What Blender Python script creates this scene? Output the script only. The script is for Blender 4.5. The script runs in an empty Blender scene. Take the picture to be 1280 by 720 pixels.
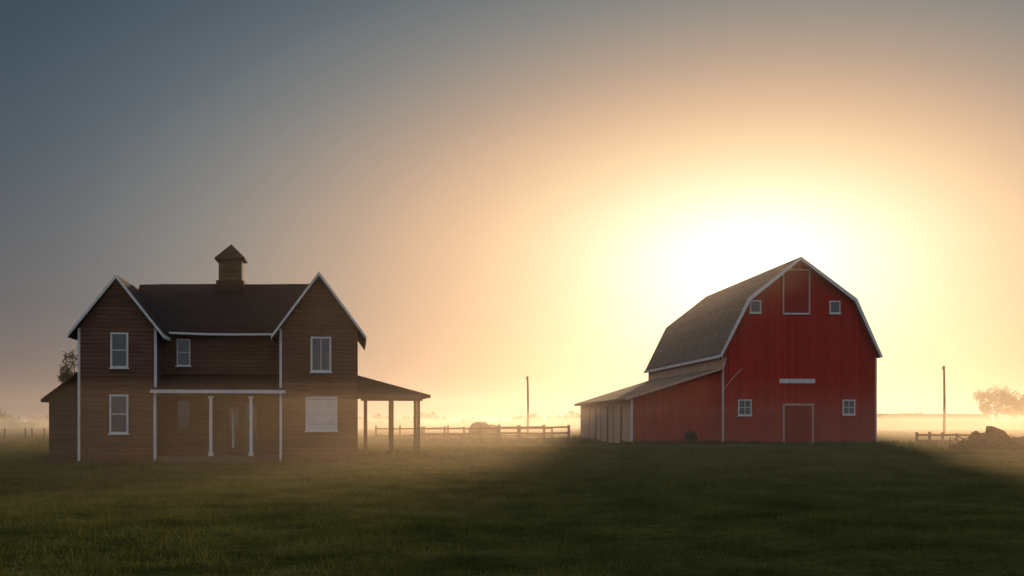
import bpy, bmesh, math, random
import numpy as np
from mathutils import Vector, noise
random.seed(3); rng=np.random.default_rng(5)
scene=bpy.context.scene
scene.view_settings.view_transform='Standard'
scene.view_settings.look='None'
scene.view_settings.exposure=0
C=scene.collection
SUN_AZ=math.radians(12.0); SUN_EL=math.radians(7.8)

# ---------------------------------------------------------------- helpers
def terrain(x,y):
    t=min(max((y-50)/4.0,0),1); t=t*t*(3-2*t)
    n=0.035*math.sin(x*.31+1.3)*math.sin(y*.23)+0.02*math.sin(x*.9+y*.5)
    return .3*t+n
def link(o,parent=None):
    C.objects.link(o)
    if parent: o.parent=parent
    return o
def empty(name,loc=(0,0,0),rot=0):
    e=bpy.data.objects.new(name,None); e.location=loc; e.rotation_euler=(0,0,rot); e.empty_display_size=.5
    C.objects.link(e); return e
def mesh_obj(name,verts,faces,mat,parent=None,smooth=False,loc=(0,0,0)):
    me=bpy.data.meshes.new(name); me.from_pydata([tuple(v) for v in verts],[],faces)
    bm=bmesh.new(); bm.from_mesh(me); bmesh.ops.recalc_face_normals(bm,faces=bm.faces); bm.to_mesh(me); bm.free()
    if smooth: me.polygons.foreach_set('use_smooth',[True]*len(me.polygons))
    me.materials.append(mat)
    o=bpy.data.objects.new(name,me); o.location=loc
    return link(o,parent)
def box(name,x0,x1,y0,y1,z0,z1,mat,parent=None):
    v=[(x,y,z) for z in(z0,z1) for x,y in((x0,y0),(x1,y0),(x1,y1),(x0,y1))]
    f=[(0,1,2,3),(4,5,6,7),(0,1,5,4),(1,2,6,5),(2,3,7,6),(3,0,4,7)]
    return mesh_obj(name,v,f,mat,parent)
def prism_y(name,poly,y0,y1,mat,parent=None):
    n=len(poly); v=[(x,y0,z) for x,z in poly]+[(x,y1,z) for x,z in poly]
    f=[tuple(range(n)),tuple(range(n,2*n))]+[(i,(i+1)%n,n+(i+1)%n,n+i) for i in range(n)]
    return mesh_obj(name,v,f,mat,parent)
def prism_x(name,poly,x0,x1,mat,parent=None):
    n=len(poly); v=[(x0,y,z) for y,z in poly]+[(x1,y,z) for y,z in poly]
    f=[tuple(range(n)),tuple(range(n,2*n))]+[(i,(i+1)%n,n+(i+1)%n,n+i) for i in range(n)]
    return mesh_obj(name,v,f,mat,parent)
def tube_data(pts,rads,seg=8):
    V=[];F=[]
    for i,(p,r) in enumerate(zip(pts,rads)):
        p=Vector(p); a=Vector(pts[max(i-1,0)]); b=Vector(pts[min(i+1,len(pts)-1)])
        d=(b-a).normalized(); u=d.orthogonal().normalized(); w=d.cross(u)
        for k in range(seg):
            t=2*math.pi*k/seg; V.append(p+(u*math.cos(t)+w*math.sin(t))*r)
    for i in range(len(pts)-1):
        for k in range(seg):
            F.append((i*seg+k,i*seg+(k+1)%seg,(i+1)*seg+(k+1)%seg,(i+1)*seg+k))
    F.append(tuple(range(seg))); F.append(tuple(range((len(pts)-1)*seg,len(pts)*seg)))
    return V,F
def merge(parts):
    V=[];F=[]
    for v,f in parts:
        o=len(V); V+=list(v); F+=[tuple(i+o for i in q) for q in f]
    return V,F
def tube(name,pts,rads,mat,parent=None,seg=8):
    if not isinstance(rads,(list,tuple)): rads=[rads]*len(pts)
    v,f=tube_data(pts,rads,seg); return mesh_obj(name,v,f,mat,parent)

# ---------------------------------------------------------------- materials
def newmat(name):
    m=bpy.data.materials.new(name); m.use_nodes=True
    nt=m.node_tree; return m,nt,nt.nodes['Principled BSDF']
def N(nt,t,**k):
    n=nt.nodes.new(t)
    for a,b in k.items(): setattr(n,a,b)
    return n
def surf(name,c1,c2,scale=3,rough=.85,stretch=(1,1,1),boards=None,bump=.3,detail=8,spec=.2,seam=.6,dirt=None):
    """procedural surface: two tone noise, optional board seams (axis, spacing)"""
    m,nt,b=newmat(name); L=nt.links
    tc=N(nt,'ShaderNodeTexCoord'); mp=N(nt,'ShaderNodeMapping'); mp.inputs['Scale'].default_value=stretch
    L.new(tc.outputs['Object'],mp.inputs['Vector'])
    nz=N(nt,'ShaderNodeTexNoise'); nz.inputs['Scale'].default_value=scale; nz.inputs['Detail'].default_value=detail; nz.inputs['Roughness'].default_value=.65
    L.new(mp.outputs[0],nz.inputs['Vector'])
    rp=N(nt,'ShaderNodeValToRGB'); rp.color_ramp.elements[0].position=.32; rp.color_ramp.elements[1].position=.68
    rp.color_ramp.elements[0].color=(*c1,1); rp.color_ramp.elements[1].color=(*c2,1)
    L.new(nz.outputs['Fac'],rp.inputs[0]); col=rp.outputs[0]; h=nz.outputs['Fac']
    if boards:
        ax,sp=boards
        sx=N(nt,'ShaderNodeSeparateXYZ'); L.new(tc.outputs['Object'],sx.inputs[0])
        src=sx.outputs[ax]
        dv=N(nt,'ShaderNodeMath',operation='DIVIDE'); L.new(src,dv.inputs[0]); dv.inputs[1].default_value=sp
        fr=N(nt,'ShaderNodeMath',operation='FRACT'); L.new(dv.outputs[0],fr.inputs[0])
        fl=N(nt,'ShaderNodeMath',operation='FLOOR'); L.new(dv.outputs[0],fl.inputs[0])
        wn=N(nt,'ShaderNodeTexWhiteNoise',noise_dimensions='1D'); L.new(fl.outputs[0],wn.inputs['W'])
        mr=N(nt,'ShaderNodeMapRange'); mr.inputs['To Min'].default_value=.85; mr.inputs['To Max'].default_value=1.12
        L.new(wn.outputs['Value'],mr.inputs['Value'])
        sm=N(nt,'ShaderNodeMapRange'); sm.inputs['From Min'].default_value=.80; sm.inputs['From Max'].default_value=1.0
        sm.inputs['To Min'].default_value=1; sm.inputs['To Max'].default_value=seam; L.new(fr.outputs[0],sm.inputs['Value'])
        mu=N(nt,'ShaderNodeMath',operation='MULTIPLY'); L.new(mr.outputs[0],mu.inputs[0]); L.new(sm.outputs[0],mu.inputs[1])
        vm=N(nt,'ShaderNodeVectorMath',operation='SCALE'); L.new(col,vm.inputs[0]); L.new(mu.outputs[0],vm.inputs['Scale']); col=vm.outputs[0]
        ma=N(nt,'ShaderNodeMath',operation='MULTIPLY_ADD'); L.new(nz.outputs['Fac'],ma.inputs[0]); ma.inputs[1].default_value=.25
        inv=N(nt,'ShaderNodeMath',operation='SUBTRACT'); inv.inputs[0].default_value=1; L.new(fr.outputs[0],inv.inputs[1])
        L.new(inv.outputs[0],ma.inputs[2]); h=ma.outputs[0]
    if dirt:
        dc,z0,z1=dirt
        sz=N(nt,'ShaderNodeSeparateXYZ'); L.new(tc.outputs['Object'],sz.inputs[0])
        n2=N(nt,'ShaderNodeTexNoise'); n2.inputs['Scale'].default_value=.9; n2.inputs['Detail'].default_value=6
        L.new(tc.outputs['Object'],n2.inputs['Vector'])
        ad=N(nt,'ShaderNodeMath',operation='MULTIPLY_ADD'); L.new(n2.outputs['Fac'],ad.inputs[0]); ad.inputs[1].default_value=-2.2; L.new(sz.outputs['Z'],ad.inputs[2])
        m2=N(nt,'ShaderNodeMapRange'); m2.inputs['From Min'].default_value=z0-1.1; m2.inputs['From Max'].default_value=z1-1.1
        m2.inputs['To Min'].default_value=.6; m2.inputs['To Max'].default_value=0
        L.new(ad.outputs[0],m2.inputs['Value'])
        mx=N(nt,'ShaderNodeMix',data_type='RGBA'); L.new(m2.outputs[0],mx.inputs['Factor']); L.new(col,mx.inputs['A']); mx.inputs['B'].default_value=(*dc,1); col=mx.outputs['Result']
    L.new(col,b.inputs['Base Color'])
    bp=N(nt,'ShaderNodeBump'); bp.inputs['Strength'].default_value=bump; bp.inputs['Distance'].default_value=.03
    L.new(h,bp.inputs['Height']); L.new(bp.outputs[0],b.inputs['Normal'])
    b.inputs['Roughness'].default_value=rough; b.inputs['Specular IOR Level'].default_value=spec
    return m
M_siding=surf('clapboard_siding',(.105,.05,.03),(.18,.092,.055),scale=2.5,stretch=(.5,.5,5),boards=('Z',.17),bump=.8,seam=.4)
M_siding2=surf('weathered_siding',(.065,.038,.027),(.11,.068,.047),scale=2.5,stretch=(.5,.5,5),boards=('Z',.2),bump=.8,seam=.45)
M_shingle=surf('roof_shingles',(.016,.008,.007),(.038,.02,.017),scale=9,stretch=(1,1,3),boards=('Z',.14),bump=.7,seam=.55)
M_white=surf('white_trim_paint',(.55,.55,.55),(.76,.76,.76),scale=7,stretch=(1,1,.6),bump=.15,rough=.6)
M_redwood=surf('red_barn_boards',(.31,.017,.012),(.50,.034,.022),scale=3,stretch=(3,3,.35),boards=('X',.24),bump=.5,seam=.6,dirt=((.42,.09,.06),.3,2.0))
M_hazeside=surf('haze_lit_boards',(.55,.32,.2),(.72,.48,.33),scale=3,stretch=(3,3,.35),boards=('Y',.3),bump=.5,seam=.6)  # barn's side boards: glow of the sunlit haze painted into a pale tan colour
M_redtrim=surf('faded_red_trim',(.50,.28,.22),(.62,.40,.34),scale=5,stretch=(3,3,.35),bump=.2)
M_reddoor=surf('red_door_boards',(.27,.02,.015),(.40,.032,.022),scale=4,stretch=(3,3,.35),boards=('X',.18),bump=.5)
M_barnroof=surf('barn_roof_shingles',(.12,.085,.06),(.27,.20,.14),scale=3,stretch=(1,.6,2),boards=('Z',.3),bump=.7,seam=.5)
M_wood=surf('weathered_wood',(.10,.07,.05),(.2,.15,.11),scale=8,stretch=(1,1,4),bump=.4)
M_pole=surf('pole_wood',(.05,.035,.025),(.1,.07,.05),scale=8,bump=.3)
M_stone=surf('foundation_stone',(.08,.07,.06),(.16,.14,.12),scale=5,bump=.8)
M_rust=surf('rusty_iron',(.010,.006,.005),(.035,.017,.011),scale=11,bump=.5,rough=.9,spec=.05)
M_rubber=surf('old_rubber',(.015,.014,.013),(.04,.037,.034),scale=9,bump=.2)
M_rock=surf('field_rock',(.012,.009,.007),(.04,.028,.02),scale=6,bump=1,rough=1,spec=0)
M_bark=surf('tree_bark',(.05,.035,.025),(.12,.09,.065),scale=8,stretch=(1,1,.3),bump=.8)
M_curtain=surf('white_blind',(.50,.49,.48),(.66,.65,.63),scale=3,boards=('Z',.06),bump=.3,seam=.85)
M_hay=surf('hay',(.25,.18,.08),(.42,.32,.16),scale=12,bump=.8)
def glass():
    m,nt,b=newmat('window_glass'); L=nt.links
    nz=N(nt,'ShaderNodeTexNoise'); nz.inputs['Scale'].default_value=2.5
    tc=N(nt,'ShaderNodeTexCoord'); L.new(tc.outputs['Object'],nz.inputs['Vector'])
    rp=N(nt,'ShaderNodeValToRGB'); rp.color_ramp.elements[0].color=(.015,.017,.02,1); rp.color_ramp.elements[1].color=(.09,.085,.08,1)
    L.new(nz.outputs['Fac'],rp.inputs[0]); L.new(rp.outputs[0],b.inputs['Base Color'])
    b.inputs['Roughness'].default_value=.12; b.inputs['Specular IOR Level'].default_value=.9
    bp=N(nt,'ShaderNodeBump'); bp.inputs['Strength'].default_value=.1; L.new(nz.outputs['Fac'],bp.inputs['Height']); L.new(bp.outputs[0],b.inputs['Normal'])
    return m
M_glass=glass()
def leafmat(name,c1,c2,tr=.4,scale=.6):
    m,nt,b=newmat(name); L=nt.links
    out=[n for n in nt.nodes if n.type=='OUTPUT_MATERIAL'][0]
    tc=N(nt,'ShaderNodeTexCoord'); nz=N(nt,'ShaderNodeTexNoise'); nz.inputs['Scale'].default_value=scale; nz.inputs['Detail'].default_value=8; nz.inputs['Roughness'].default_value=.7
    L.new(tc.outputs['Object'],nz.inputs['Vector'])
    rp=N(nt,'ShaderNodeValToRGB'); rp.color_ramp.elements[0].position=.36; rp.color_ramp.elements[1].position=.64
    rp.color_ramp.elements[0].color=(*c1,1); rp.color_ramp.elements[1].color=(*c2,1); L.new(nz.outputs['Fac'],rp.inputs[0])
    L.new(rp.outputs[0],b.inputs['Base Color']); b.inputs['Roughness'].default_value=.7; b.inputs['Specular IOR Level'].default_value=.15
    t=N(nt,'ShaderNodeBsdfTranslucent'); L.new(rp.outputs[0],t.inputs[0])
    mx=N(nt,'ShaderNodeMixShader'); mx.inputs[0].default_value=tr; L.new(b.outputs[0],mx.inputs[1]); L.new(t.outputs[0],mx.inputs[2]); L.new(mx.outputs[0],out.inputs['Surface'])
    return m
M_grass=leafmat('grass_blades',(.028,.045,.009),(.15,.15,.038),.45,.6)
M_leaf=leafmat('tree_leaves',(.03,.04,.015),(.08,.08,.03),.3,1.2)

# ground material
def ground_mat():
    m,nt,b=newmat('meadow_ground'); L=nt.links
    tc=N(nt,'ShaderNodeTexCoord')
    n1=N(nt,'ShaderNodeTexNoise'); n1.inputs['Scale'].default_value=.3; n1.inputs['Detail'].default_value=9; n1.inputs['Roughness'].default_value=.7
    n2=N(nt,'ShaderNodeTexNoise'); n2.inputs['Scale'].default_value=4; n2.inputs['Detail'].default_value=10; n2.inputs['Roughness'].default_value=.75
    for n in(n1,n2): L.new(tc.outputs['Object'],n.inputs['Vector'])
    r1=N(nt,'ShaderNodeValToRGB'); e=r1.color_ramp.elements; e[0].position=.36; e[0].color=(.03,.044,.011,1); e[1].position=.66; e[1].color=(.125,.12,.036,1)
    L.new(n1.outputs['Fac'],r1.inputs[0])
    r2=N(nt,'ShaderNodeMapRange'); r2.inputs['From Min'].default_value=.3; r2.inputs['From Max'].default_value=.7; r2.inputs['To Min'].default_value=.4; r2.inputs['To Max'].default_value=1.5
    L.new(n2.outputs['Fac'],r2.inputs['Value'])
    vm=N(nt,'ShaderNodeVectorMath',operation='SCALE'); L.new(r1.outputs[0],vm.inputs[0]); L.new(r2.outputs[0],vm.inputs['Scale'])
    L.new(vm.outputs[0],b.inputs['Base Color'])
    bp=N(nt,'ShaderNodeBump'); bp.inputs['Strength'].default_value=1; bp.inputs['Distance'].default_value=.12; L.new(n2.outputs['Fac'],bp.inputs['Height']); L.new(bp.outputs[0],b.inputs['Normal'])
    b.inputs['Roughness'].default_value=1; b.inputs['Specular IOR Level'].default_value=0
    return m
M_ground=ground_mat()

# ---------------------------------------------------------------- ground
xs=np.concatenate([[-3000,-1200,-500,-250,-120],np.arange(-70,70.1,1.4),[120,250,500,1200,3000]])
ys=np.concatenate([[-300,-100,-40],np.arange(-20,110,1.2),[130,160,200,260,400,700,1400,4000]])
V=[];F=[]
for y in ys:
    for x in xs: V.append((x,y,terrain(x,y)))
nx=len(xs)
for j in range(len(ys)-1):
    for i in range(nx-1): F.append((j*nx+i,j*nx+i+1,(j+1)*nx+i+1,(j+1)*nx+i))
mesh_obj('ground',V,F,M_ground,smooth=True)

def fast_mesh(name,verts,k,mat,parent=None):
    n=len(verts)//k
    me=bpy.data.meshes.new(name); me.vertices.add(len(verts)); me.vertices.foreach_set('co',verts.astype(np.float32).ravel())
    me.loops.add(n*k); me.loops.foreach_set('vertex_index',np.arange(n*k,dtype=np.int32))
    me.polygons.add(n); me.polygons.foreach_set('loop_start',np.arange(0,n*k,k,dtype=np.int32))
    me.update(calc_edges=True); me.validate(); me.materials.append(mat)
    return link(bpy.data.objects.new(name,me),parent)
def terr_np(x,y):
    t=np.clip((y-50)/4,0,1); t=t*t*(3-2*t)
    return .3*t+0.035*np.sin(x*.31+1.3)*np.sin(y*.23)+0.02*np.sin(x*.9+y*.5)
def blades(n,y0,y1,hmin,hmax,w0,pw):
    u=rng.random(n)**pw; y=y0+(y1-y0)*u; x=(rng.random(n)*2-1)*(y*.52+4)
    cl=np.sin(x*1.7+np.sin(y*1.1)*2)*np.sin(y*1.3+np.sin(x*.8)*2)+.5*np.sin(x*4.1+y*2)+.4*rng.standard_normal(n)
    keep=cl>-.75; x=x[keep];y=y[keep];cl=cl[keep];n=len(x)
    hh=(hmin+(hmax-hmin)*rng.random(n)**2)*(1+.35*np.clip(cl,-1,1.5))
    a=rng.random(n)*math.pi*2; w=w0*(.6+.8*rng.random(n)); lean=hh*(.2+.7*rng.random(n)); b=rng.random(n)*math.pi*2
    z=terr_np(x,y)-.01
    P=np.empty((n,3,3)); 
    P[:,0]=np.stack([x-np.cos(a)*w,y-np.sin(a)*w,z],1); P[:,1]=np.stack([x+np.cos(a)*w,y+np.sin(a)*w,z],1)
    P[:,2]=np.stack([x+np.cos(b)*lean,y+np.sin(b)*lean,z+hh],1)
    return P.reshape(-1,3)
G=np.concatenate([blades(240000,10,34,.03,.15,.007,.8),blades(150000,30,68,.05,.17,.013,.8)])
fast_mesh('grass',G,3,M_grass)

# ---------------------------------------------------------------- house
H=empty('farmhouse',(-17.7,49,0),math.radians(7.5))
def window(name,par,cx,cz,w,h,y,cols=2,rows=2,fw=.075,pane=None,fm=M_white):
    e=bpy.data.objects.new(name,None); C.objects.link(e); e.parent=par
    x0,x1,z0,z1=cx-w/2,cx+w/2,cz-h/2,cz+h/2
    box('glass_pane',x0,x1,y-.015,y+.01,z0,z1,pane or M_glass,e)
    box('frame_left',x0-fw,x0,y-.06,y+.01,z0-fw,z1+fw,fm,e); box('frame_right',x1,x1+fw,y-.06,y+.01,z0-fw,z1+fw,fm,e)
    box('frame_top',x0+.001,x1-.001,y-.065,y+.01,z1,z1+fw,fm,e); box('sill',x0-.12,x1+.12,y-.12,y+.01,z0-fw-.05,z0-fw-.002,fm,e)
    box('frame_bottom',x0+.001,x1-.001,y-.06,y+.01,z0-fw,z0,fm,e)
    for i in range(1,cols): 
        xx=x0+w*i/cols; box('mullion_%d'%i,xx-.018,xx+.018,y-.04,y-.016,z0,z1,fm,e)
    for i in range(1,rows):
        zz=z0+h*i/rows; box('rail_%d'%i,x0,x1,y-.045,y-.017,zz-.02,zz+.02,fm,e)
    return e
def gable_wing(nm,x0,x1,y0,y1,peak,zeave,oh=.33,fo=.32):
    cx=(x0+x1)/2; hw=(x1-x0)/2+oh; s=(peak-zeave)/hw
    t=.14; zw=peak-t-s*(x1-x0)/2-.01
    prism_y(nm+'_walls',[(x0,-.4),(x1,-.4),(x1,zw),(cx,peak-t-.01),(x0,zw)],y0,y1,M_siding,H)
    prism_y(nm+'_roof',[(cx-hw,zeave),(cx,peak),(cx+hw,zeave),(cx+hw,zeave-t),(cx,peak-t),(cx-hw,zeave-t)],y0-fo,y1+fo,M_shingle,H)
    r=.16
    prism_y(nm+'_rake_board',[(cx-hw-.02,zeave+.01),(cx,peak+.02),(cx+hw+.02,zeave+.01),(cx+hw+.02,zeave-r+.02),(cx,peak-r+.02),(cx-hw-.02,zeave-r+.02)],y0-fo-.035,y0-fo-.002,M_white,H)
    for sx,n in((cx-hw,'left'),(cx+hw,'right')):
        d=-.03 if n=='left' else .03
        box(nm+'_fascia_'+n,min(sx,sx+d),max(sx,sx+d),y0-fo,y1+fo,zeave-t-.02,zeave+.0,M_white,H)
    return s
gable_wing('west_wing',0,3.07,0,6.6,7.72,5.3)
gable_wing('east_wing',8.10,11.31,0,6.6,7.97,5.3)
box('corner_board_1',-.03,.07,-.035,.08,-.35,5.55,M_white,H)
box('corner_board_2',3.0,3.10,-.035,.08,-.35,5.6,M_white,H)
box('corner_board_3',8.07,8.17,-.035,.08,-.35,5.6,M_white,H)
prism_x('main_walls',[(1.6,-.4),(6.2,-.4),(6.2,5.7),(3.9,7.7),(1.6,5.7)],3.0,8.15,M_siding,H)
def main_roof():
    xs=[1.75,2.9,4.2,5.05,6.0,7.4,8.6,9.6]; zr=[7.80,7.84,7.86,7.88,7.88,7.90,7.93,7.95]; ze=[5.56,5.54,5.50,5.48,5.48,5.50,5.53,5.55]
    V=[];F=[]
    for x,a,b in zip(xs,zr,ze): V+=[(x,1.22,b),(x,3.9,a),(x,6.58,5.55),(x,6.58,5.41),(x,3.9,a-.14),(x,1.22,b-.14)]
    for i in range(len(xs)-1):
        for k in range(6): F.append((i*6+k,i*6+(k+1)%6,(i+1)*6+(k+1)%6,(i+1)*6+k))
    F+=[tuple(range(6)),tuple(range(len(V)-6,len(V)))]
    mesh_obj('main_roof',V,F,M_shingle,H)
    pts=[(x,1.16,b-.06) for x,b in zip(xs,ze) if 3.2<x<7.9]
    pts=[(3.42,1.16,5.47)]+pts+[(7.75,1.16,5.45)]
    tube('main_gutter',pts,.05,M_white,H,6)
main_roof()
for nm,a,b,c,d in(('west',-.04,3.11,-.04,6.64),('east',8.06,11.35,-.04,6.64)):
    box('foundation_'+nm,a,b,c,d,-.5,.12,M_stone,H)
# cupola
cx,cy=5.72,3.9
box('cupola_base',cx-.60,cx+.60,cy-.60,cy+.60,7.3,7.98,M_shingle,H)
box('cupola_body',cx-.5,cx+.5,cy-.5,cy+.5,7.9,8.92,M_siding2,H)
for i in range(5):
    z=8.2+i*.12; box('cupola_louver_%d'%i,cx-.34,cx+.34,cy-.53,cy-.49,z,z+.05,M_shingle,H)
mesh_obj('cupola_roof',[(cx-.66,cy-.66,8.9),(cx+.66,cy-.66,8.9),(cx+.66,cy+.66,8.9),(cx-.66,cy+.66,8.9),(cx-.66,cy-.66,8.97),(cx+.66,cy-.66,8.97),(cx+.66,cy+.66,8.97),(cx-.66,cy+.66,8.97),(cx,cy,9.66)],
 [(0,1,2,3),(0,1,5,4),(1,2,6,5),(2,3,7,6),(3,0,4,7),(4,5,8),(5,6,8),(6,7,8),(7,4,8)],M_shingle,H)
prism_y('side_lean_to_walls',[(-1.45,-.4),(.0-.002,-.4),(-.002,3.85),(-1.45,2.75)],1.2,5.4,M_siding2,H)
prism_y('side_lean_to_roof',[(-1.72,2.66),(-.004,3.98),(-.004,3.86),(-1.72,2.54)],.95,5.6,M_shingle,H)
window('window_w_upper',H,1.62,4.66,.56,1.30,0,cols=1,rows=2)
window('window_w_lower',H,1.60,2.04,.60,1.45,0,cols=1,rows=2)
window('window_e_upper',H,9.78,4.55,.70,1.32,0,cols=2,rows=1)
window('window_e_lower',H,9.80,2.06,1.16,1.28,0,cols=1,rows=1,pane=M_curtain)
window('window_m_upper',H,3.96,4.68,.46,1.05,1.6,cols=1,rows=2,fw=.05)
window('window_m_lower',H,3.96,2.05,.46,1.1,1.6,cols=1,rows=2,fw=.05,fm=M_wood)
box('door_leaf',5.72,6.4,1.56,1.61,.35,2.5,M_siding2,H)
box('door_trim_left',5.60,5.72,1.53,1.6,.33,2.62,M_wood,H); box('door_trim_right',6.4,6.52,1.53,1.6,.33,2.62,M_wood,H)
box('door_trim_top',5.721,6.399,1.53,1.6,2.5,2.62,M_wood,H); box('door_window',5.86,6.26,1.545,1.57,1.5,2.3,M_glass,H)
box('door_curtain',5.98,6.08,1.535,1.544,.6,2.25,M_curtain,H)
box('screen_door',6.56,7.1,1.55,1.61,.35,2.5,M_glass,H)
box('porch_floor',3.11,8.06,-.05,1.6,.0,.32,M_wood,H)
box('porch_step',5.4,7.0,-.45,-.051,-.1,.17,M_wood,H)
prism_x('porch_roof',[(-.35,3.02),(1.6,3.76),(1.6,3.68),(-.35,2.94)],2.92,8.32,M_shingle,H)
box('porch_fascia',2.90,8.34,-.40,-.352,2.90,3.04,M_white,H)
box('porch_beam',3.12,8.05,-.2,-.06,2.78,2.90,M_wood,H)
for i,x in enumerate((5.29,6.92)):
    box('porch_post_%d'%i,x-.06,x+.06,-.2,-.08,.30,2.78,M_white,H)
    box('porch_post_cap_%d'%i,x-.1,x+.1,-.23,-.04,2.70,2.775,M_white,H); box('porch_post_base_%d'%i,x-.1,x+.1,-.23,-.04,.32,.45,M_white,H)
box('porch_post_e',8.09,8.18,-.2,-.08,-.2,2.78,M_white,H); box('porch_post_w',3.0,3.10,-.2,-.08,-.2,2.78,M_white,H)
zt=2.93
sv=[(11.312,2.6,zt),(14.5,2.6,zt),(14.5,6.4,zt),(11.312,6.4,zt),(11.312,4.2,3.85),(11.312,4.8,3.85),
    (11.312,2.6,zt-.12),(14.5,2.6,zt-.12),(14.5,6.4,zt-.12),(11.312,6.4,zt-.12)]
mesh_obj('shelter_roof',sv,[(0,1,4),(1,2,5,4),(2,3,5),(0,6,7,1),(1,7,8,2),(2,8,9,3),(6,7,8,9),(0,4,5,3,9,6)],M_shingle,H)
box('shelter_fascia',11.33,14.53,2.56,2.598,zt-.15,zt+.01,M_wood,H)
box('shelter_beam',11.45,14.2,2.94,3.08,2.66,2.805,M_wood,H)
for i,x in enumerate((11.67,12.84,14.02)):
    for j,y in enumerate((3.0,6.0)):
        box('shelter_post_%d_%d'%(i,j),x-.07,x+.07,y-.07,y+.07,0,2.66 if j==0 else 2.8,M_wood,H)

# ---------------------------------------------------------------- barn
B=empty('red_barn',(13.68,78,0),math.radians(5))
W=10.29; LEN=24.0
xe0,xb0,xp,xb1,xe1=0,1.72,5.1,W-1.55,W
ze,zb,zp=6.3,9.75,12.45
prism_y('barn_walls',[(0,-.2),(W,-.2),(W,ze),(xb1+.05,zb-.15),(xp,zp-.17),(xb0-.05,zb-.15),(0,ze)],0,LEN,M_redwood,B)
box('side_wall_boards',-.025,-.001,.1,LEN-.1,-.1,ze-.25,M_hazeside,B)
outer=[(-.28,5.98),(xb0-.12,zb+.02),(xp,zp+.03),(xb1+.12,zb+.02),(W+.28,5.98)]
inner=[(W+.16,5.93),(xb1+.0,zb-.12),(xp,zp-.13),(xb0-.0,zb-.12),(-.16,5.93)]
prism_y('barn_roof',outer+inner,-.40,LEN+.4,M_barnroof,B)
o2=[(x,z+.015) for x,z in outer]; o2[0]=(-.31,5.97); o2[-1]=(W+.31,5.97)
inn=[(W+.15,5.93),(xb1-.03,zb-.15),(xp,zp-.17),(xb0+.03,zb-.15),(-.15,5.93)]
prism_y('barn_rake_board',o2+inn,-.44,-.402,M_white,B)
box('barn_eave_board',-.33,-.285,-.4,LEN+.4,5.88,6.06,M_white,B)
box('corner_board_left',-.06,.08,-.05,.09,.0,6.0,M_redtrim,B); box('corner_board_right',W-.08,W+.04,-.05,.09,.0,6.0,M_redtrim,B)
box('barn_foundation',-.05,W+.06,-.06,LEN,-.4,.42,M_stone,B)
def bx(px): return (px-903)/19.0
def bz(py): return 1.7+(528-py)/19.15
box('hay_door',bx(981),bx(1012),-.04,.0,bz(391),bz(337),M_reddoor,B)
for n,a,b,c,d in(('left',978.7,980.8,393,332),('right',1012,1014.1,393,337)):
    box('hay_door_trim_'+n,bx(a),bx(b),-.07,.0,bz(c),bz(d),M_redtrim,B)
box('hay_door_trim_bottom',bx(981)+.001,bx(1012)-.001,-.07,0,bz(393),bz(391),M_white,B)
box('hay_door_trim_top',bx(981)+.001,bx(1012)-.001,-.07,0,bz(338),bz(336),M_redtrim,B)
for i,(a,b,c,d) in enumerate(((939,950,377,390),(1040,1051,377,390),(924,938,501,518),(1057,1070,501,517))):
    window('barn_window_%d'%i,B,(bx(a)+bx(b))/2,(bz(c)+bz(d))/2,bx(b)-bx(a),bz(c)-bz(d),0,cols=1 if i<2 else 2,rows=1 if i<2 else 2,fw=.08)
box('name_board',bx(975),bx(1020),-.06,-.002,bz(479),bz(473.5),M_white,B)
box('barn_door',bx(981.5),bx(1016),-.04,0,.38,bz(507),M_reddoor,B)
for n,a,b in(('left',979,981.3),('right',1016,1018.3)): box('door_trim_'+n,bx(a),bx(b),-.08,0,.32,bz(504.5),M_redtrim,B)
box('door_trim_top',bx(981.5)+.001,bx(1016)-.001,-.08,0,bz(507),bz(504.5),M_redtrim,B)
mz=(bz(507)+.38)/2
box('door_rail',bx(981.5)+.01,bx(1016)-.01,-.06,-.041,mz-.06,mz+.06,M_reddoor,B)
tube('lamp_bracket',[(.05,-.08,bz(487)),(.6,-.45,bz(472)),(1.15,-.6,bz(461))],.03,M_redtrim,B,6)
tube('downspout',[(.2,-.1,5.9),(.02,-.12,5.2),(.02,-.12,.4)],.04,M_white,B,6)
wl=5.96; LL=23.0
prism_y('lean_to_walls',[(-wl,-.3),(-.03,-.3),(-.03,5.05),(-wl,3.28)],.05,LL,M_redwood,B)
box('lean_to_side_boards',-wl-.03,-wl-.001,.1,LL-.1,0,3.26,M_hazeside,B)
prism_y('lean_to_roof',[(-wl-.45,3.26),(-.035,5.26),(-.035,5.12),(-wl-.45,3.12)],-.3,LL+.3,M_barnroof,B)
prism_y('lean_to_rake_board',[(-wl-.47,3.27),(-.1,5.27),(-.1,5.12),(-wl-.47,3.12)],-.335,-.302,M_redtrim,B)
box('lean_to_eave_board',-wl-.49,-wl-.452,-.3,LL+.3,3.06,3.24,M_wood,B)
box('lean_to_corner_board',-wl-.05,-wl+.06,0,.16,0,3.2,M_white,B)
for i,(y0,y1) in enumerate(((3.5,6.5),(9,12),(14.5,17.5))):
    box('side_door_%d'%i,-wl-.09,-wl-.031,y0,y1,.3,2.7,M_hazeside,B)
    for j,yy in enumerate((y0,y1)): box('side_door_trim_%d_%d'%(i,j),-wl-.12,-wl-.032,yy-.05,yy+.05,.3,2.8,M_wood,B)

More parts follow.
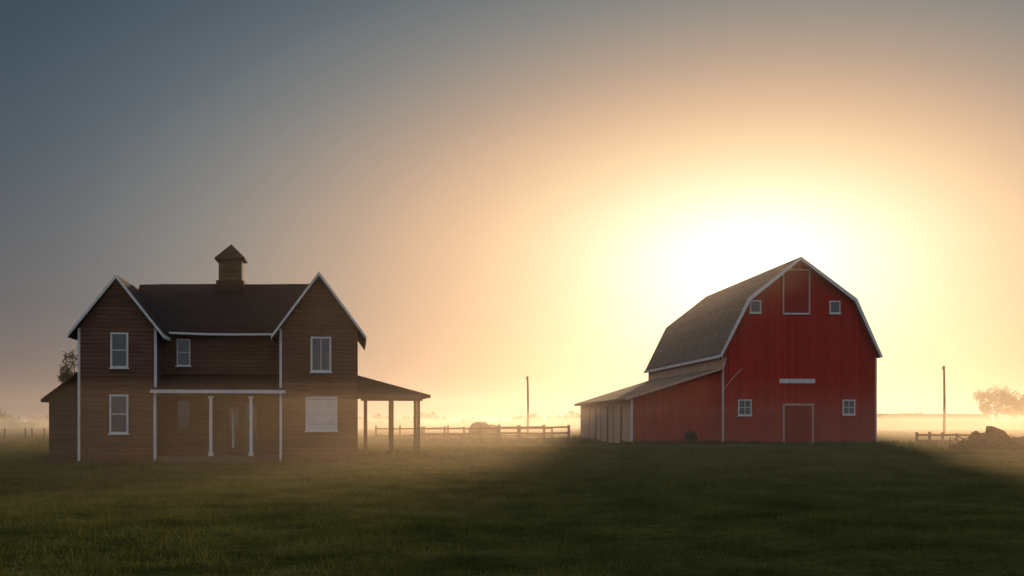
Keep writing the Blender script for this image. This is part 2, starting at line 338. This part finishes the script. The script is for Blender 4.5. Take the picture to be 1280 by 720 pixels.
def wheel_data(c,R,r,spokes=0,ax='y',seg=20):
    parts=[]
    def P(a,rad,off):
        x=math.cos(a)*rad; z=math.sin(a)*rad
        return (c[0]+x,c[1]+off,c[2]+z) if ax=='y' else (c[0]+off,c[1]+x,c[2]+z)
    V=[];F=[];m=8
    for i in range(seg):
        a=2*math.pi*i/seg
        for k in range(m):
            b=2*math.pi*k/m; V.append(P(a,R-r+math.cos(b)*r,math.sin(b)*r*1.1))
    for i in range(seg):
        for k in range(m): F.append((i*m+k,((i+1)%seg)*m+k,((i+1)%seg)*m+(k+1)%m,i*m+(k+1)%m))
    parts.append((V,F))
    if spokes:
        for i in range(spokes):
            a=2*math.pi*i/spokes; parts.append(tube_data([P(a,.03,0),P(a,R-r,0)],[.022,.022],5))
        parts.append(tube_data([P(0,0,-.12),P(0,0,.12)],[.09,.09],8))
    return parts
T=empty('old_tire',(11.55,77.2,.3),0)
v,f=merge(wheel_data((0,0,.43),.43,.12)); mesh_obj('tread',v,f,M_rubber,T,True).rotation_euler=(math.radians(-10),0,0)
v,f=tube_data([(0,-.05,.43),(0,.05,.43)],[.2,.2],14); mesh_obj('rim',v,f,M_rust,T)

# ---------------------------------------------------------------- fences
def X(px,d): return (px-640)/1500*d
def fence(name,pts,h=1.15,rails=3,mat=M_wood,pw=.07):
    e=empty(name,(pts[0][0],pts[0][1],0)); ox,oy=pts[0]
    for i,(x,y) in enumerate(pts):
        j=random.uniform(-.05,.08)
        box('post_%d'%i,x-ox-pw,x-ox+pw,y-oy-pw,y-oy+pw,-.1,.3+h+j,mat,e)
    for i in range(len(pts)-1):
        (x0,y0),(x1,y1)=pts[i],pts[i+1]; d=Vector((x1-x0,y1-y0)).normalized(); n=Vector((-d.y,d.x))*-.03
        for k in range(rails):
            z=.3+h*(k+.65)/rails; a=random.uniform(-.03,.03)
            o=n*(3.2)
            q=[(x0-ox+o.x,y0-oy+o.y),(x1-ox+o.x,y1-oy+o.y),(x1-ox+o.x+n.x,y1-oy+o.y+n.y),(x0-ox+o.x+n.x,y0-oy+o.y+n.y)]
            v=[(*q[0],z-.06),(*q[1],z-.06+a),(*q[2],z-.06+a),(*q[3],z-.06),(*q[0],z+.06),(*q[1],z+.06+a),(*q[2],z+.06+a),(*q[3],z+.06)]
            mesh_obj('rail_%d_%d'%(i,k),v,[(0,1,2,3),(4,5,6,7),(0,1,5,4),(1,2,6,5),(2,3,7,6),(3,0,4,7)],mat,e)
    return e
fence('wooden_fence',[(X(p,84),84) for p in(527,556,580,600,622)],1.1,3)
fence('corral_gate',[(X(p,82),82) for p in(624,648,680,711)],1.2,3,M_wood,.09)
fence('wooden_fence',[(X(p,95),95) for p in(470,500,530,560,590,620,650,690)],1.1,2)
fence('wooden_fence',[(X(p,74),74) for p in(1146,1162,1178,1196,1216,1240)],.75,2)
e=empty('wire_fence',(X(30,95),95,0))
for i,px in enumerate((-30,5,32,41,56)):
    x=X(px,95)-X(30,95); tube('post_%d'%i,[(x,0,0),(x+random.uniform(-.12,.12),0,1.25)],.06,M_pole,e,6)
for k,z in enumerate((.7,1.1)): tube('wire_%d'%k,[(X(-30,95)-X(30,95),0,z),(X(56,95)-X(30,95),0,z)],.008,M_rust,e,4)
for px,d,s in((600,92,.72),(611,91,.62)):
    e=empty('hay_bale',(X(px,d),d,.3),math.radians(70)); v,f=tube_data([(-.62,0,s),(-.56,0,s),(.56,0,s),(.62,0,s)],[s*.9,s,s,s*.9],22); mesh_obj('bale',v,f,M_hay,e,False)
S=empty('distant_shed',(X(1108,265),265,.2),math.radians(4))
box('walls',0,24,0,8,-.3,2.2,M_siding2,S)
prism_x('roof',[(-.5,2.1),(4,3.4),(8.5,2.1)],-.5,24.5,M_siding2,S)
for i in range(5): box('door_%d'%i,2+i*4.4,4.4+i*4.4,-.05,-.001,-.2,1.8,M_pole,S)

def pole(px,pt,d):
    z=1.7+(528-pt)/1500*d
    e=empty('utility_pole',(X(px,d),d,0))
    tube('shaft',[(0,0,0),(0.05,0,z*.5),(0,0,z)],[.15,.125,.10],M_pole,e,10)
    tube('insulator',[(-.16,0,z-.35),(-.16,0,z-.1)],[.05,.04],M_pole,e,6)
    box('bracket',-.2,-.05,-.04,.04,z-.42,z-.34,M_pole,e)
pole(659.5,470,135); pole(1180,457,125)

# ---------------------------------------------------------------- trees
def tree(name,loc,h,crown_c,crown_r,nleaf,leaf,seed,clumps=16,squash=.8):
    r=random.Random(seed); g=np.random.default_rng(seed)
    e=empty(name,loc); parts=[]
    pts=[(0,0,-.2),(r.uniform(-.1,.1),0,h*.2),(r.uniform(-.2,.2),r.uniform(-.2,.2),h*.45),(r.uniform(-.3,.3),0,h*.8)]
    parts.append(tube_data(pts,[h*.035,h*.028,h*.02,h*.007],8))
    cents=[]
    for i in range(clumps):
        a=r.uniform(0,6.28); rr=crown_r*math.sqrt(r.uniform(.1,1)); zz=crown_c+r.uniform(-1,1)*crown_r*squash*(1-.45*rr/crown_r)
        c=Vector((math.cos(a)*rr,math.sin(a)*rr,zz)); cents.append((c,crown_r*r.uniform(.18,.36)))
        s=Vector((0,0,h*r.uniform(.22,.6))); m=(s+c)/2+Vector((0,0,-.1*h*r.random()))
        parts.append(tube_data([s,m,c],[h*.013,h*.008,h*.003],5))
    v,f=merge(parts); mesh_obj('trunk_and_limbs',v,f,M_bark,e)
    P=[]
    per=nleaf//clumps
    for c,cr in cents:
        d=g.standard_normal((per,3)); d/=np.linalg.norm(d,axis=1)[:,None]; d*= (cr*g.random(per)**.45)[:,None]*(1+.5*g.random((per,1)))
        ctr=np.array(c)+d; u=g.standard_normal((per,3)); u/=np.linalg.norm(u,axis=1)[:,None]; w=g.standard_normal((per,3)); w/=np.linalg.norm(w,axis=1)[:,None]
        s=leaf*(.5+g.random((per,1)))
        P.append(np.stack([ctr-u*s,ctr+w*s*.6,ctr+u*s],1))
    fast_mesh('foliage',np.concatenate(P).reshape(-1,3),3,M_leaf,e)
tree('tree',(X(104,72),72,.3),5.6,4.5,1.3,3000,.11,11,12,.75)
tree('tree',(X(1246,300),300,.2),10.5,6.5,4.6,6000,.3,21,26,.75)
tree('tree',(X(1285,300),300,.2),9,5.5,5.0,6000,.3,22,26,.7)
P=[]
for (x0,x1,d,hh,cnt) in((-330,330,420,5.0,30000),(-260,-120,300,7.5,7000),(-60,120,340,3.6,9000),(60,300,300,4.2,12000)):
    x=rng.uniform(x0,x1,cnt); prof=hh*(.55+.3*np.sin(x*.11+d)+.2*np.sin(x*.37)+.12*np.sin(x*1.3)+.08*np.sin(x*3.1))
    z=np.abs(prof)*rng.random(cnt)**.7; y=d+rng.uniform(-4,4,cnt); c=np.stack([x,y,z],1)
    u=rng.standard_normal((cnt,3)); w=rng.standard_normal((cnt,3)); P.append(np.stack([c-u*.35,c+w*.35,c+u*.35],1))
fast_mesh('distant_treeline',np.concatenate(P).reshape(-1,3),3,M_leaf)

P=[]
def weeds(cx,cy,sx,sy,h,n):
    x=cx+rng.uniform(-sx,sx,n); y=cy+rng.uniform(-sy,sy,n); z=terr_np(x,y); hh=h*(.3+.7*rng.random(n))*(.6+.4*np.sin(x*2.1)**2)
    a=rng.random(n)*6.28; w=.02+.015*rng.random(n); b=rng.random(n)*6.28; l=hh*.45*rng.random(n)
    P.append(np.stack([np.stack([x-np.cos(a)*w,y-np.sin(a)*w,z-.02],1),np.stack([x+np.cos(a)*w,y+np.sin(a)*w,z-.02],1),np.stack([x+np.cos(b)*l,y+np.sin(b)*l,z+hh],1)],1))
weeds(X(1000,77),77.3,6,.5,.35,1600); weeds(X(840,76),76.7,3.2,.4,.4,1200); weeds(X(140,48.6),48.8,2,.25,.35,700); weeds(X(400,49.9),50.0,1.9,.25,.35,700)
weeds(X(620,82),81,7,1.0,.5,1500); weeds(X(1200,70),72,8,2.5,.5,3500); weeds(X(490,53),54,1.8,.6,.3,500)
weeds(X(500,90),96,30,6,.6,6000); weeds(X(40,60),75,6,6,.5,2500)
fast_mesh('weeds',np.concatenate(P).reshape(-1,3),3,M_grass)

# ---------------------------------------------------------------- machinery & rocks on right
Mx,My=X(1240,61),61
K=empty('rusty_farm_machinery',(Mx,My,.22),math.radians(12))
v,f=merge(wheel_data((-.55,-.5,.5),.5,.09,8)+wheel_data((-.55,.5,.5),.5,.09,8)); mesh_obj('drive_wheels',v,f,M_rust,K)
v,f=merge(wheel_data((.95,-.4,.36),.36,.07,6)+wheel_data((.95,.4,.36),.36,.07,6)); mesh_obj('front_wheels',v,f,M_rust,K)
tube('axle',[(-.55,-.6,.5),(-.55,.6,.5)],.05,M_rust,K); tube('front_axle',[(.95,-.5,.36),(.95,.5,.36)],.04,M_rust,K)
box('frame',-.8,1.1,-.16,.16,.5,.66,M_rust,K)
mesh_obj('engine_hood',[(-.3,-.28,.5),(1.05,-.24,.5),(1.05,.24,.5),(-.3,.28,.5),(-.15,-.26,1.3),(.6,-.18,1.05),(.6,.18,1.05),(-.15,.26,1.3)],[(0,1,2,3),(4,5,6,7),(0,1,5,4),(1,2,6,5),(2,3,7,6),(3,0,4,7)],M_rust,K)
mesh_obj('seat',[(-.85,-.2,.85),(-.5,-.22,.83),(-.5,.22,.83),(-.85,.2,.85),(-.92,-.18,1.05),(-.92,.18,1.05)],[(0,1,2,3),(0,3,5,4)],M_rust,K)
box('seat_spring',-.7,-.62,-.04,.04,.6,.85,M_rust,K)
box('drawbar',-1.5,-.8,-.05,.05,.4,.5,M_rust,K)
for i in range(5): 
    v,f=tube_data([(1.6+i*.22,-.6+.1*i,.42),(1.64+i*.22,-.6+.1*i,.42)],[.33,.33],14); mesh_obj('harrow_disc_%d'%i,v,f,M_rust,K)
tube('harrow_shaft',[(1.4,-.65,.42),(2.7,-.1,.42)],.04,M_rust,K)
def rocks(name,cx,cy,n,sx,sy,smax,seed,hk=1.3):
    r=random.Random(seed); parts=[]
    for i in range(n):
        s=r.uniform(.10,smax); x=r.gauss(0,sx); y=r.gauss(0,sy); zc=max(0,(1-abs(x)/(sx*2.2)))*smax*hk*r.random()+s*.3
        bm=bmesh.new(); bmesh.ops.create_icosphere(bm,subdivisions=2,radius=s)
        off=Vector((r.random()*50,r.random()*50,0)); st=Vector((r.uniform(.8,1.7),r.uniform(.8,1.2),r.uniform(.5,.9)))
        V=[]
        for v in bm.verts:
            k=1+.7*noise.noise(v.co/s*1.6+off); V.append(Vector((v.co.x*st.x*k+x,v.co.y*st.y*k+y,v.co.z*st.z*k+zc)))
        F=[tuple(q.index for q in f.verts) for f in bm.faces]; bm.free(); parts.append((V,F))
    # bent scrap rods and planks sticking out of the heap
    for i in range(n//6):
        x=r.gauss(0,sx); y=r.gauss(0,sy)-.2; a=r.uniform(-1,1); l=r.uniform(.4,1.0)
        parts.append(tube_data([(x,y,.2),(x+a*l*.6,y+.1,.2+l*.5),(x+a*l,y+.1,.25+l*.6)],[.03,.03,.02],5))
    v,f=merge(parts); mesh_obj(name,v,f,M_rock,None,loc=(cx,cy,.25))
rocks('rock_pile',X(1236,61),60.5,120,.85,.4,.30,4,2.6)
rocks('rock_pile',X(1276,60),60.2,80,.8,.5,.30,8,2.0)
rocks('rock_pile',X(1207,61),61.0,40,.4,.3,.24,9,2.0)

# ---------------------------------------------------------------- mist (real volumes)
def mist(name,x0,x1,y0,y1,z0,z1,dens,col,g):
    m=bpy.data.materials.new(name); m.use_nodes=True; nt=m.node_tree
    for n in list(nt.nodes):
        if n.type!='OUTPUT_MATERIAL': nt.nodes.remove(n)
    out=nt.nodes[0]; s=N(nt,'ShaderNodeVolumeScatter'); s.inputs['Density'].default_value=dens; s.inputs['Color'].default_value=(*col,1); s.inputs['Anisotropy'].default_value=g
    nt.links.new(s.outputs[0],out.inputs['Volume'])
    box(name,x0,x1,y0,y1,z0,z1,m)
mist('morning_mist',-340,340,34,520,-1.5,11,.0012,(1,.86,.72),.68)
mist('ground_mist',-330,330,20,500,-1.4,2.5,.0034,(1,.80,.58),.66)

# ---------------------------------------------------------------- world
w=bpy.data.worlds.new('World'); scene.world=w; w.use_nodes=True; nt=w.node_tree; L=nt.links
for n in list(nt.nodes): nt.nodes.remove(n)
out=N(nt,'ShaderNodeOutputWorld'); tc=N(nt,'ShaderNodeTexCoord')
nrm=N(nt,'ShaderNodeVectorMath',operation='NORMALIZE'); L.new(tc.outputs['Generated'],nrm.inputs[0])
sp=N(nt,'ShaderNodeSeparateXYZ'); L.new(nrm.outputs[0],sp.inputs[0])
def Mth(op,a,b=None,c=None):
    n=N(nt,'ShaderNodeMath',operation=op)
    for i,v in enumerate((a,b,c)):
        if v is None: continue
        if isinstance(v,(int,float)): n.inputs[i].default_value=v
        else: L.new(v,n.inputs[i])
    return n.outputs[0]
deg=180/math.pi
az=Mth('SUBTRACT',Mth('MULTIPLY',Mth('ARCTAN2',sp.outputs['X'],sp.outputs['Y']),deg),math.degrees(SUN_AZ)-.7)
el=Mth('MULTIPLY',Mth('ARCSINE',sp.outputs['Z']),deg)
de=Mth('SUBTRACT',el,math.degrees(SUN_EL)-.2)
up=Mth('MULTIPLY',Mth('MAXIMUM',de,0),2.1); dn=Mth('MULTIPLY',Mth('MINIMUM',de,0),1.15)
ev=Mth('ADD',up,dn)
t=Mth('SQRT',Mth('ADD',Mth('MULTIPLY',az,az),Mth('MULTIPLY',ev,ev)))
rp=N(nt,'ShaderNodeValToRGB'); rp.color_ramp.interpolation='B_SPLINE'; L.new(Mth('DIVIDE',t,120),rp.inputs[0])
def lin(c): return tuple(((v/255)/12.92 if v/255<=.04045 else ((v/255+.055)/1.055)**2.4) for v in c)
stops=[(0,(255,252,238)),(4,(255,247,220)),(7.5,(252,232,190)),(11,(240,206,162)),(14.5,(218,179,146)),(19,(172,150,133)),(25,(121,125,125)),(32,(78,94,105)),(42,(42,60,76)),(60,(70,80,92)),(85,(142,148,158)),(120,(156,162,172))]
els=rp.color_ramp.elements
while len(els)<len(stops): els.new(.5)
for e,(p,c) in zip(els,stops): e.position=p/120; e.color=(*lin(c),1)
gl=Mth('MULTIPLY',Mth('EXPONENT',Mth('MULTIPLY',Mth('MULTIPLY',t,t),-1/28.0)),.32)
gv=N(nt,'ShaderNodeVectorMath',operation='SCALE'); gv.inputs[0].default_value=(1,.92,.8); L.new(gl,gv.inputs['Scale'])
hz=Mth('EXPONENT',Mth('MULTIPLY',Mth('MAXIMUM',el,0),-1/5.0))
fade=Mth('EXPONENT',Mth('MULTIPLY',Mth('ABSOLUTE',az),-1/42.0))
hv=N(nt,'ShaderNodeVectorMath',operation='SCALE'); hv.inputs[0].default_value=(.24,.085,.02); L.new(Mth('MULTIPLY',hz,fade),hv.inputs['Scale'])
a1=N(nt,'ShaderNodeVectorMath',operation='ADD'); L.new(rp.outputs[0],a1.inputs[0]); L.new(gv.outputs[0],a1.inputs[1])
a2=N(nt,'ShaderNodeVectorMath',operation='ADD'); L.new(a1.outputs[0],a2.inputs[0]); L.new(hv.outputs[0],a2.inputs[1])
bg=N(nt,'ShaderNodeBackground'); L.new(a2.outputs[0],bg.inputs['Color']); bg.inputs['Strength'].default_value=1
sky=N(nt,'ShaderNodeTexSky',sky_type='NISHITA'); sky.sun_disc=False; sky.sun_elevation=SUN_EL; sky.sun_rotation=SUN_AZ; sky.dust_density=2
bg2=N(nt,'ShaderNodeBackground'); L.new(sky.outputs[0],bg2.inputs['Color']); bg2.inputs['Strength'].default_value=.003
ad=N(nt,'ShaderNodeAddShader'); L.new(bg.outputs[0],ad.inputs[0]); L.new(bg2.outputs[0],ad.inputs[1]); L.new(ad.outputs[0],out.inputs['Surface'])

sd=Vector((math.sin(SUN_AZ)*math.cos(SUN_EL),math.cos(SUN_AZ)*math.cos(SUN_EL),math.sin(SUN_EL)))
sl=bpy.data.lights.new('sun','SUN'); sl.energy=3.0; sl.angle=math.radians(2.5); sl.color=(1,.66,.36)
so=bpy.data.objects.new('sun',sl); so.rotation_euler=sd.to_track_quat('Z','Y').to_euler(); so.location=sd*100; C.objects.link(so)

# ---------------------------------------------------------------- camera
cd=bpy.data.cameras.new('camera'); cd.sensor_width=36; cd.lens=36*1500/1280; cd.shift_y=(528-360)/1280; cd.clip_end=6000; cd.clip_start=.1
co=bpy.data.objects.new('camera',cd); co.location=(0,0,1.7); co.rotation_euler=(math.radians(90),0,0); C.objects.link(co); scene.camera=co
